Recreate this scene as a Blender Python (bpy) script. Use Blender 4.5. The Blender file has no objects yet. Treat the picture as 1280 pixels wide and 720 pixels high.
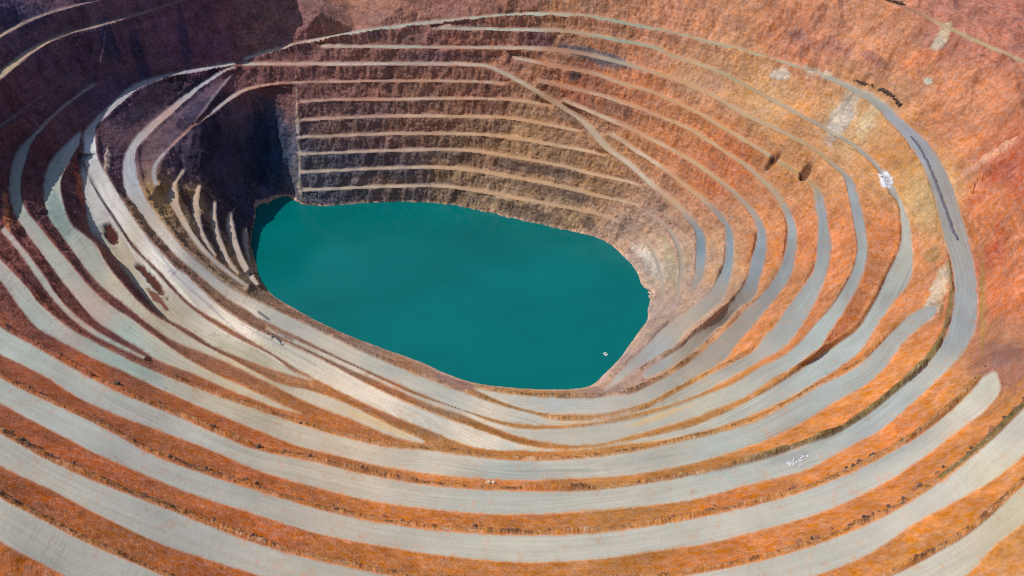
import bpy, math, random
import numpy as np
from mathutils import Vector, kdtree
from mathutils.geometry import delaunay_2d_cdt
random.seed(7); RNG = np.random.default_rng(7)
SUNV = (-0.62, 0.10, 0.78); SUN_E = 3.5; SKY_E = 0.125; EXPO = 0.0
LABELS = {
 'main': 'broad grey haul road circling the pit from the left edge round to the far wall',
 'low_main': 'pale haul road descending from the upper left fork and passing below the lake',
 'mid_bench': 'narrow grey terrace below the lake, between the pale haul road and the shore road',
 'shore_road': 'blue grey road dropping from the upper left fork along the near shore of the lake',
 'low_bench': 'grey terrace touching the near shore that curves up the right flank of the pit',
 'third_bench': 'short brown grey terrace right of the lake with a blue grey upper stretch',
 'second_bench': 'blue grey terrace just right of the lake ending in a wedge by the water',
 'switch_road': 'thin pale road crossing the far wall then dropping diagonally to the right',
 'far_a': 'tan ledge curving along the top of the dark corner wall under the straight pale road',
 'link_track': 'faint narrow track slanting down the dark wall from the road fork',
 'toe_a': 'narrow rocky ledge hugging the water at the right end of the lake',
 'toe_b': 'grey brown rocky ledge between the right shore and the end of the diagonal road',
 'far_b': 'topmost of the six short ledges on the far wall that start at the dark corner',
 'far_c': 'second ledge from the top of the six on the far wall above the lake',
 'far_d': 'third ledge from the top of the six on the far wall above the lake',
 'far_e': 'fourth ledge from the top of the six on the far wall above the lake',
 'far_f': 'fifth ledge from the top on the far wall, second above the water',
 'far_g': 'lowest pale ledge of the far wall just above the water',
 'fin_b': 'longest tan sliver of terrace on the dark slope left of the lake',
 'fin_c': 'second pale sliver of terrace from the left on the dark slope beside the lake',
 'fin_d': 'third pale sliver of terrace, in the middle of the dark slope left of the lake',
 'fin_e': 'fourth pale sliver of terrace left of the lake, next to the last one',
 'fin_f': 'short pale sliver of terrace right at the left tip of the lake',
 'west_a': 'grey terrace at the far left with a thin tail up the dark wall',
 'west_b': 'grey and beige terrace left of the pale haul road, leaving it at the left bend',
 'west_apron': 'beige dirt apron with small maroon outcrops directly below the pale haul road at left',
 'west_line': 'thin whitish terrace between two maroon slopes at the left edge',
 'level_five': 'smooth grey terrace next above the broad haul road below the lake',
 'level_three': 'grey terrace below the broad haul road with a rounded end at the right',
 'level_two': 'wide grey terrace crossing the bottom left and bottom right corners',
 'level_one': 'outermost pale terrace cut by the bottom left corner and the right edge',
 'top_road': 'narrow tan road on the rim in the top right corner',
 'rim_a': 'faint thin ledge on the purple wall at the upper left',
 'rim_b': 'bright thin road across the purple wall at the upper left',
 'rim_c': 'highest thin ledge in the top left corner',
}
# ---- image coordinates: every bench and road is a strip; edges are hand-traced pixels with an assumed level ----
# edge pixels: (outer x, outer y, inner x, inner y, level)   centre pixels: (x, y, level, width in m)
E, C_ = 'edges', 'centre'
STRIPS = [
 # name, kind, berm height on inner edge, image points
 ('main', 'haul_road', E, 2.2, [
  (-110,368,-95,325,88),(0,443,0,408,82),(50,468,50,436,79),(100,499,97,463,75),(150,521,150,490,71),(215,545,222,520,65),(262,563,270,541,62),
  (320,588,320,561,58),(395,610,395,577,54),(470,628,470,595,51),(545,638,545,607,48),(640,644,640,613,47),(715,641,740,612,47),
  (790,635,815,602,49),(865,625,890,588,51),(925,610,960,571,53),(960,601,995,558,55),(1010,587,1040,543,57),(1060,560,1068,528,60),
  (1100,539,1100,505,63),(1135,510,1135,475,67),(1172,475,1160,452,70),(1205,440,1180,422,73),(1220,410,1190,385,76),(1222,360,1192,352,79),
  (1219,335,1189,330,81),(1212,303,1181,303,84),(1200,262,1172,265,87),(1190,230,1163,234,90),(1177,203,1152,206,92),(1160,178,1135,180,94),(1135,155,1115,157,97),
  (1100,125,1090,132,100),(1067,107,1057,113,102),(1022,90,1012,95,104),(960,69,956,75,106),(890,50,887,55,108),(840,38,838,43,109),(790,28,789,33,110),
  (740,19,740,24,111),(690,15.5,690,20,111),(640,17,640,21.5,111),(570,23,571,27,109),(495,31.5,496,36,105),(420,43,421,47,99),(357,56.5,359,61,91),(320,67,322,71,85),(302,73.5,306,76,82.5)]),
 ('low_main', 'haul_road', E, 1.2, [
  (294,77.0,294,80.0,82),(284,79.0,284,82.5,82),(245,86,246,90,81),(200,94,205,99,79),(165,106,174,112,77),(140,128,155,128,75),(119,148,136,145,73.5),(104,166,121,160,72),(103,182,121,182,70),(105,202,125,202,68),(111,219,137,222,66),
  (126,248,153,249,62.5),(141,270,173,279,59),(160,298,193,304,56),(177,318,216,329,53),(201,341,233,342,51),(217,360,257,365,48),(240,382,298,397,45),(276,404,350,424,42),
  (320,430,400,447,39),(365,458,455,477,36),(415,485,508,502,33),(465,509,558,522,31),(530,536,580,529,30),(595,560,617,543,28.5),(655,564,655,555,27.5),(692,564.5,692,560.5,27),(740,561.5,740,558.5,27),
  (770,557,770,553,27.5),(820,552,820,543,29),(870,542,870,530,31),(920,527,920,508,34),(970,507,970,480,37),(1022,477,1022,446,42),(1067,447,1052,425,46),(1085,427,1072,409,49),(1098,405,1084,390,52),(1120,375,1095,370,55),
  (1139,350,1108,342,60),(1141,320,1122,312,64),(1140,292,1125,286,67),(1134,267,1121,257,70),(1122,240,1112,243,73.5),(1104,213,1099,216,77),(1082,190,1078,194,80),(1040,163,1037,167,84),(985,133,983,137,88),(930,103,928,107,92),
  (885,82,883,86,95),(845,69,843,73,97),(815,56,814,60,98.5),(775,49,774,53,99.5),(725,39,724,43,101),(690,36,690,40,102),(640,35.5,640,39,102.5),(540,33.5,540,36.5,103)]),
 ('mid_bench', 'bench', E, 0.8, [
  (331,411.5,338,410,37),(375,433,385,431,33),(420,454,430,451.5,30),(480,480.5,480,475,26),(530,503,530,497,24),(580,520,580,513,22),(617,535,620,528,21),(655,548,655,535,20),(692,555,692,535,20),(717,557,717,534,20),(755,554,755,529,20),
  (790,545,793,522,21),(820,537,820,514,23),(870,522,870,497,26),(895,512,895,488,29),(932,497,920,477,32),(970,472,953,456,36),(1000,455,980,443,40),(1022,440,1000,426,43),(1040,412,1022,400,47),(1057,387,1040,380,51),(1072,360,1052,360,55),(1080,340,1064,338,59),(1085,312,1070,310,63),
  (1082,282,1066,282,67),(1075,250,1060,247,71),(1065,222,1053,222,75),(1043,203,1037,207,78),(1022,186,1018,189,80.5),(980,163,977,167,84),(935,142,933,146,87),(890,117,888,121,89),(852,100,851,104,90.5),(815,88,814,92,91.5),
  (765,73,764,77,92.5),(727,65.5,727,68.5,92.5),(690,60,690,63,92.3),(640,58.5,640,61.5,92),(495,57.5,495,60,92),(400,56,400,58.5,90.5)]),
 ('shore_road', 'haul_road', E, 1.4, [
  (292,82.5,295,84.5,80.8),(281,85.5,286,88,80),(235,115,244,117.5,73),(200,143,218,141,69),(170,170,190,166,66),(157,191,172,187,64),(153,212,170,207,61.5),(155,236,178,238,58),(176,268,200,271,52),(196,293,225,303,47.5),(220,320,250,326,43),
  (246,342,281,351,39),(282,372,318,373,35.5),(310,389,350,389,33),(325,400,372,399,31),(365,418,410,418,27.5),(415,443,455,440,23.5),(465,466,500,459,20),(515,488,545,478,16.5),(560,506,590,494,14.5),(620,525,630,507,13.5),(655,531,667,517,13),
  (705,532,700,524.5,13),(750,527,750,523.5,13.5),(777,520,777,517,14.5),(820,511,810,508,16.5),(857,500,845,490,20),(907,477,895,463,26),(945,455,937,441,30),(980,435,955,420,35),(1000,412,972,401,38),(1012,392,985,382,41),(1030,355,1012,345,46),(1037,330,1019,328,49),(1040,305,1021,303,52),
  (1036,282,1022,280,55),(1032,257,1018,256,58.5),(1026,237,1015,238,61),(1010,222,1005,225,63),(975,200,972,204,67),(950,184,947,188,69.5),(915,163,912,167,73),(880,143,878,147,76),(852,129,850,133,78),(815,113,813,117,80.5),(780,103,779,107,82.5),
  (740,89,739,93,84),(702,83,701,86.5,85),(640,70,640,73,85.5)]),
 ('low_bench', 'bench', E, 1.7, [
  (593,487,597,485,4),(630,504,630,491,5.5),(667,515,680,496,6),(705,519,730,497.5,6),(755,517,766,494,6),(790,509,790,491,7),(815,502,812,481,8),(832,492,828,473,10),(870,472,850,460,13),(907,450,880,437,17.5),(922,430,900,418,20.5),(940,410,916,403,23.5),(958,388,935,382,27),(975,367,953,366,30),(990,342,972,340,34),
  (996,312,981,312,38),(997,290,984,287,41),(990,267,979,267,44.5),(980,247,968,248,48),(958,224,950,227,52),(930,201,925,206,55.5),(903,184,898,188,59),(865,160,862,164,63.5),(827,145,825,149,67),(790,130,788,134,70),(752,118,750,122,73),(715,108,714,112,75.5),(672,99,673,102,78)]),
 ('third_bench', 'bench', E, 1.7, [
  (806,474,802,470,6),(829,465,808,460,8),(850,452,833,445,10),(878,434,851,432,13),(912,401,866,415,17),(930,385,888,399,20),(946,368,910,378,22.5),(950,350,931,352,25),(957,325,938,325,28),
  (959,300,945,300,31),(955,280,944,282,34),(944,262,935,265,37),(918,236,911,240,41.5),(893,216,886,221,46),(858,193,852,198,50.5),(828,178,824,182,54.5),(778,154,775,157.5,60.5),(735,136,733,139,65.5),(705,123,704,126,68)]),
 ('second_bench', 'bench', E, 1.7, [
  (756,488,756,485.5,2),(775,477,770,470,3.5),(798,459,785,455,6),(822,447,807,433,8),(842,435,825,413,10),(862,411,855,390,13),(884,393,879,373,16),(905,373,893,353,18.5),(913,350,901,338,20.5),(917,325,906,322,22.5),
  (918,300,907,300,24.5),(914,283,905,283,26.5),(905,270,897,273,28.5),(891,254,884,259,31.5),(860,230,854,235,37),(830,208,826,212,43),(800,189,797,192,48.5),(778,174,775,177,52.5),(764,165,762,167.5,55)]),
 ('switch_road', 'haul_road', E, 0.8, [
  (303,78.5,303,81.5,80),(340,78,340,81.5,80),(450,78,450,81.5,80),(590,79,590,83,80),(612,81,610,86,78.5),(640,93,637,99,74),(667,108,663,114,68.5),(705,130,700,136,61.5),(729,146,723,152,56.5),(750,168,742,174,50),(764,183,756,188,45),
  (793,205,786,210,38),(819,229,812,234,31.5),(843,247,836,253,27),(865,270,857,276,23.5),(880,290,868,291,20),(883,310,869,311,17.5),(882,330,868,331,15.5),(878,350,866,350,13),(866,363,862,363,11.5)]),
 ('far_a', 'bench', C_, 0.4, [(196,232,58,2),(192,220,60,2.5),(194,207,61,2.5),(215,182,63.5,2.5),(240,159,66,3),(262,143,67.5,3.5),(285,125,69,4.5),(305,113,70,5),(340,105,70.5,4),(374,103,70.5,3.5),(500,101,70.5,4),(590,102,70.5,4),(630,104,70.3,3.5)]),
 ('link_track', 'bench', C_, 0.0, [(291,92,79,1.6),(270,117,75.5,1.6),(250,144,71.5,1.2),(238,160,68.5,.8)]),
 ('toe_a', 'bench', C_, 0.5, [(784,282,8.5,1.2),(799,293,7,2.2),(813,310,6,2.6),(823,330,5.2,2.6),(828,350,4.6,2.4),(826,370,4,2.0),(820,390,3.2,1.2)]),
 ('toe_b', 'bench', C_, 0.6, [(808,264,16,1.2),(826,277,14.5,2.6),(840,292,13,3.2),(849,312,12,3.2),(852,335,10.8,3),(849,355,9.6,2.6),(843,374,8.2,2.0),(832,393,6.5,1.2)]),
 ('far_b', 'bench', C_, 0.4, [(374,127,60,4),(420,124.5,60,4.2),(495,124,60,4.5),(570,123,60.2,4.5),(640,125,60,4.2),(680,130.5,59,4),(686,131.5,58.8,2.5)]),
 ('far_c', 'bench', C_, 0.4, [(375,150,50,4),(420,147.5,50,4.2),(495,145,50.3,4.5),(600,146,50.3,4.5),(640,148,50,4.2),(690,157,48,4),(718,162.5,46.3,3.5),(726,164.5,46,2)]),
 ('far_d', 'bench', C_, 0.4, [(372,171.5,40,4),(420,169.5,40,4.2),(495,167,40.3,4.5),(600,168,40.3,4.5),(640,172,39.5,4.2),(700,182.5,38,4),(742,190.5,37,3.5),(755,194,36.5,2)]),
 ('far_e', 'bench', C_, 0.4, [(375,192.5,30,4.2),(420,190.5,30,4.2),(495,188,30.3,4.5),(581,187.5,30.3,4.5),(640,196,29.6,4.2),(700,207,29,4),(747,219,28,3.5),(785,227,28,3),(800,232,27.5,2)]),
 ('far_f', 'bench', C_, 0.4, [(375,215,20,4.2),(420,213,20,4.2),(494,209.5,20.3,4.5),(566,210,20.3,4.5),(640,221,19.5,4.2),(690,231,19,4),(747,244.5,18.5,3.5),(785,253,19,2.5),(800,258,19,1.2)]),
 ('far_g', 'bench', C_, 0.4, [(378,237.5,10,4.2),(430,235,10,4.2),(494,232.5,10,4.5),(556,232.5,10,4.5),(612,241,9.7,4.2),(640,246.5,9.4,4.2),(685,255,9.2,4),(747,267,9,3.5),(775,278,9.5,2.5)]),
 ('fin_b', 'bench', E, 0.3, [(229,212,231,213,54),(215,229,220,231,51),(208,240,223,241,49),(212,254,224,253,46.5),(221,271,230,270,42.5),(240,300,247,298,37),(262,325,268,322,33),(285,344,291,341,29),(305,358,311,356,26)]),
 ('fin_c', 'bench', E, 0.3, [(249,231,251,232,44),(239,250,249,251,40.5),(239,262,250,262,38),(246,285,253,284,34),(254,303,260,301,31),(268,321,271,319,28)]),
 ('fin_d', 'bench', E, 0.3, [(267,251,270,252,35),(263,270,271,270,31.5),(266,290,274,290,28),(273,310,281,308,24.5),(281,327,288,325,22),(295,342,299,340,20)]),
 ('fin_e', 'bench', E, 0.3, [(286,265,289,266,25),(282,279,292,279,22),(286,300,297,300,18),(296,322,304,320,14.5),(303,338,312,336,12.5),(320,358,325,356,11)]),
 ('fin_f', 'bench', E, 0.2, [(305,284,308,285,13),(302,297,311,297,9.5),(306,315,312,315,6.5),(311,330,314,330,4.5),(314.5,343,316.5,342.5,3)]),
 ('west_a', 'bench', E, 0.8, [(118,103,121,105,89),(72,137,76,140,86),(40,168,46,172,83),(27,181,39,184,81),(16,200,33,202,79),(12,222,28,224,77),(11,240,28,245,75),(16,262,35,264,73),(31,289,47,279,70),(50,315,66,303,67),(70,342,87,327,64),(87,364,107,352,61.5),
  (120,402,140,382,57.5),(140,415,162,396,55.5),(175,437,185,413,53),(195,450,207,429,51.5),(240,467,240,451,48.5),(277,484,277,470,46),(315,499,315,487,44),(352,512,352,505,42.5),(378,517.5,378,516,41.5)]),
 ('west_b', 'bench', E, 0.8, [(100,163.5,101,165.5,73.5),(83,179,100,181,72),(62,203,89,200,70),(55,226,77,226,68),(55,252,80,253,65.5),(61,273,89,278,63),(75,292,104,291,60.5),(95,320,122,308,57.5),(110,340,135,331,55.5),(130,361,156,357,53),(160,385,186,387,50),
  (190,409,215,405,47.5),(217,427,235,418,45.5),(255,442,262,434,43.5),(290,457,290,448,42),(327,475,340,474,40.5),(365,494,390,487,38.5),(402,511,430,502,37.5),(440,525,465,519,36.5),(490,546,512,542,36),(530,555,532,551,36)]),
 ('west_apron', 'bench', E, 0.3, [(101,196,103,194,69.5),(100,212,106,208,69),(104,240,119,237,66.5),(108,272,137,266,63),(113,290,150,286,60),(127,303,160,301,58),(142,321,174,318,56),(157,342,194,338,54),(172,361,212,358,51.5),(203,395,234,380,48.5),(240,416,262,401,45.5),(262,431,295,421,43.5),(300,448,340,444,41.5),(345,464,366,463,39.5),(385,476,392,473.5,38)]),
 ('west_line', 'bench', E, 0.3, [(0,288,5,281,75.5),(25,318,29,309,73),(50,354,56,345,70),(64,372,69,365,68),(86,396,91,390,65),(112,416,117,410,62),(140,431,144,426,59.5),(180,449,183,446,57)]),
 ('level_five', 'bench', E, 1.3, [(-80,282,-70,250,84),(0,351,0,322,78.5),(15,372,32,357,76),(45,409,52,381,73),(75,427,85,408,70),(120,450,120,428,66),(150,463,155,446,63),(200,487,200,466,58),(250,509,250,486,53.5),(320,538,320,511,48.5),(370,557,370,528,45),(420,570,420,543,42),(470,582,470,556,40),
  (545,594,530,562,38),(640,601,640,574.5,37),(715,599,715,573,37),(790,594,790,564,38),(865,580,865,548,40),(920,564,905,538,42),(960,550,945,525,44),(995,533,975,510,46),(1042,505,1022,483,49),(1085,480,1060,464,52),(1110,457,1080,450,55),(1127,432,1100,429,58),(1147,412,1121,407,61),(1168,396,1145,388,64),(1174,384,1160,380,66)]),
 ('level_three', 'bench', E, 1.5, [(-210,380,-190,325,106),(-100,448,-90,408,100),(0,505,0,471,94),(62,538,62,502,90),(125,570,135,537,85),(175,592,187,566,80),(237,617,250,590,75),(320,644,320,612,70),(395,667,395,635,65),(470,682,470,652,61),(545,694,545,662,58.5),(640,703,640,669,57),(740,700,740,666,57.5),(815,690,815,657,59),(890,679,890,643,61),(960,661,960,627,63),
  (1022,643,1012,611,66),(1072,622,1060,592,69),(1122,595,1110,567,72),(1165,565,1150,543,75),(1200,538,1185,515,78),(1235,510,1210,492,81),(1251,486,1230,470,84),(1247,465,1241,463,86)]),
 ('level_two', 'bench', E, 1.5, [(-180,460,-170,410,113),(-90,528,-85,485,109),(0,583,0,540,104),(62,612,62,575,99),(125,645,125,603,94),(200,680,200,632,88),(275,705,275,662,82),(330,722,330,682,78),(420,745,420,705,73),(560,765,540,726,68),(700,768,680,730,67),(850,757,820,724,69),(960,735,930,705,72),(1022,719,1000,687,75),(1085,694,1060,665,79),(1147,653,1120,637,83),(1210,619,1185,595,88),(1247,597,1230,557,92),(1280,570,1260,528,95),(1340,510,1310,480,101),(1400,420,1360,410,108)]),
 ('level_one', 'bench', E, 1.4, [(-150,560,-140,525,122),(0,677,0,621,114),(40,699,45,645,110),(85,722,100,674,105),(150,752,160,700,100),(250,787,240,733,94),(400,830,390,772,86),(640,850,640,803,79),(850,835,820,795,79),(1000,805,960,766,82),(1130,760,1080,733,87),(1210,718,1160,696,92),(1247,680,1207,668,96),(1290,647,1247,635,101),(1350,600,1310,575,108),(1450,500,1400,480,118)]),
 ('top_road', 'haul_road', C_, 0.8, [(1040,-32,146,6),(1118,4,143,5.5),(1160,22,141,5.5),(1210,46,138.5,5.5),(1245,63,137,5.5),(1285,83,135.5,5.5),(1350,130,134,5.5),(1420,220,130,6)]),
 ('rim_a', 'bench', C_, 0.4, [(-90,210,103,4),(-30,176,101,3),(0,158,100,2.2),(22,142,99.5,2),(45,125,99,1.6),(90,91,98,1)]),
 ('rim_b', 'bench', C_, 0.6, [(-180,230,128,8),(-80,150,124,7.5),(0,94,121,7),(38,64,120,6.2),(75,45,119.5,5.5),(130,30,119.5,4.8),(190,13,119.5,4.2),(240,-2,119.5,4),(330,-26,120,4),(420,-45,121,4)]),
 ('rim_c', 'bench', C_, 0.4, [(-150,140,144,6),(0,45,138,4),(30,29,137,4),(60,17,137,3.6),(115,1,137,3.5),(200,-24,138,3.5),(300,-50,139,3.5)]),
]
SHORE = [(314,288),(319,273),(330,259),(343,249),(362,247),(380,256),(425,256),(472,252.5),(534,253),(581,259),(644,273.5),(695,285),(747,297),(762,305),(778,319),(795,338),(802,356),(808,361),(817,366),(814,374),(810,386),(810,399),(800,413),(788,430),(775,448),(755,468),(742,480),(728,485),(680,487),(642,485),(590,478),(555,466),(527,453),(477,435),(425,415),(372,388),(338,367),(324,349),(319,328),(313,305)]
# break lines and single points on the faces between benches: image x, y and assumed level
CREASES = [
 [(366,112,66),(365,150,48),(364,190,29),(366,228,10),(369,243,3)],
 [(334,112,66),(330,150,46),(327,190,26),(324,225,12),(320,258,4)],
]
SPOTS = [(-500,-330,170),(0,-330,185),(400,-330,180),(800,-330,180),(1200,-330,185),(1780,-330,200),
 (-500,-100,160),(-300,60,150),(0,-60,168),(-120,10,155),(150,-70,168),(270,-90,170),(500,-80,150),(700,-60,146),(900,-40,145),(1100,-60,160),(1300,-40,158),(1500,-100,170),(1780,-100,185),
 (640,0,119),(800,0,122),(900,10,125),(1000,20,128),(500,10,115),(400,15,113),
 (-500,200,150),(-500,500,145),(-500,1000,150),(-300,420,126),(-300,700,138),(0,1000,120),(400,1000,112),(640,940,98),(640,1000,110),(1000,1000,112),(1300,800,116),(1500,700,130),(1780,1000,150),(1780,400,165),(1500,300,140),(1780,100,180),
 (1290,180,122),(1280,300,108),(1255,420,93),(1280,440,96)]
# colour points: (x, y, r, g, b) for the rock faces, shade of the left walls painted in, and for the bench floors
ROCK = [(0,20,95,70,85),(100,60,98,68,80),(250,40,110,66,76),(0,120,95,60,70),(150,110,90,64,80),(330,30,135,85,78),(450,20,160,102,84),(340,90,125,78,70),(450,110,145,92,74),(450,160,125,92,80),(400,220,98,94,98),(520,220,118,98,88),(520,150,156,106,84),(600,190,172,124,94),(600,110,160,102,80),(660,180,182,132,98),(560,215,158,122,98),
 (700,250,170,134,108),(620,250,166,132,108),(790,290,178,138,120),(830,340,176,148,134),(820,380,172,140,128),(560,50,158,98,82),(640,40,170,105,84),(700,50,185,120,90),(800,110,205,122,86),(730,110,170,98,72),(900,200,208,112,66),(860,160,208,122,76),(700,160,170,118,90),(740,200,180,125,92),(880,100,205,140,104),(960,120,208,145,98),(1000,60,200,116,86),(850,15,198,122,90),(1100,60,205,125,90),(1200,25,188,110,92),(1270,40,188,105,85),
 (1060,160,205,150,105),(1000,180,205,130,80),(1030,300,212,116,62),(960,330,205,118,66),(1110,300,212,116,60),(1100,200,200,130,80),(1160,250,200,150,100),(1230,270,208,112,64),(1250,360,212,108,60),(1270,210,185,88,60),(1200,140,205,120,82),(1250,430,175,108,82),(1100,450,212,120,58),(1020,420,212,115,60),(950,440,212,118,58),(900,340,190,140,110),(870,370,176,140,126),(770,460,172,136,126),
 (560,480,178,132,112),(450,440,172,128,110),(380,400,165,118,100),(640,500,170,115,80),(640,560,190,108,45),(480,500,175,100,70),(420,530,188,100,48),(640,610,198,106,42),(300,560,196,96,45),(100,480,190,90,45),(250,530,190,95,42),(100,600,196,92,45),(500,650,205,108,42),(300,650,200,98,42),(100,680,200,105,60),(900,640,200,104,44),(900,690,196,106,46),(1100,620,194,106,50),(1200,650,195,112,56),(1270,700,190,116,76),(1180,715,190,112,60),(1100,560,205,110,52),(850,600,172,104,44),(850,520,172,108,52),(950,480,190,112,52),
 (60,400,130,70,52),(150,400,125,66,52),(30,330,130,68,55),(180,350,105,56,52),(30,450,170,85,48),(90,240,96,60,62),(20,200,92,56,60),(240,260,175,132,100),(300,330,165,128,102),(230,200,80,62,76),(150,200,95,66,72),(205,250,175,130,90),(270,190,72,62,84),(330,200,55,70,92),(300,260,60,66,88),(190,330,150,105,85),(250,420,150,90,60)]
FLOOR = [(822,325,178,170,156),(848,330,166,156,142),(800,300,184,168,150),(838,385,168,156,144),(640,620,182,184,176),(640,590,172,180,174),(100,520,184,188,182),(30,420,178,188,182),(250,590,186,188,180),(50,640,200,196,182),(200,560,186,186,180),(640,690,192,190,178),(900,560,172,180,176),(900,660,190,188,178),(1210,400,150,160,166),(1190,250,158,160,160),(1100,520,160,168,168),(1080,330,160,172,174),(1000,290,150,164,170),(880,310,132,152,166),(915,320,136,154,166),(950,310,140,156,166),(1130,310,170,175,168),(1040,440,166,178,178),
 (600,540,208,198,182),(450,490,218,204,188),(300,410,222,212,200),(200,330,215,212,208),(130,250,210,206,204),(112,190,198,198,204),(180,220,168,174,184),(250,340,172,174,176),(350,410,176,176,170),(480,455,184,184,176),(560,490,182,182,174),(700,528,196,190,178),(700,545,184,180,170),(700,505,176,182,182),(820,545,182,180,170),(870,520,180,178,166),
 (35,260,172,180,172),(60,330,178,182,172),(150,430,168,184,176),(68,220,165,172,166),(70,270,150,168,164),(120,330,165,168,160),(200,95,172,168,176),(140,130,178,176,182),(100,170,180,180,184),(250,105,176,176,186),(300,80,192,190,186),(450,80,190,184,176),(640,92,195,182,165),(740,165,208,190,165),(800,215,222,208,190),(640,20,168,182,172),(480,35,160,172,166),(780,28,155,168,152),(900,58,176,168,142),(1050,105,165,165,155),(1140,170,160,168,178),
 (450,122,188,152,132),(450,190,190,168,148),(450,235,200,180,156),(640,150,198,158,124),(640,220,195,160,128),(720,262,190,160,130),(850,120,200,160,122),(700,85,182,135,110),(900,185,202,176,140),(800,150,202,160,128),(960,230,190,170,145),(1000,215,185,160,120),(850,225,205,170,132),(1200,42,190,168,132),(1120,5,170,125,100),(330,108,204,160,134),(235,165,200,150,135),(300,460,208,192,162),(440,510,206,190,166),(200,390,186,176,156),(150,330,192,178,156),(320,450,178,172,150),
 (110,210,180,180,180),(1160,620,196,194,184),(1260,620,200,194,172),(1230,480,190,190,178),(1250,520,196,192,182),(850,440,160,152,140),(905,385,150,145,138),(830,440,158,162,164),(280,300,195,178,168),(225,245,200,175,155),(110,390,196,178,168),(20,300,196,182,176),(60,40,190,165,140),(0,95,185,165,140),(200,10,200,165,130),(60,120,190,140,135),(90,130,175,155,150),(1050,260,150,160,168)]
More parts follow.
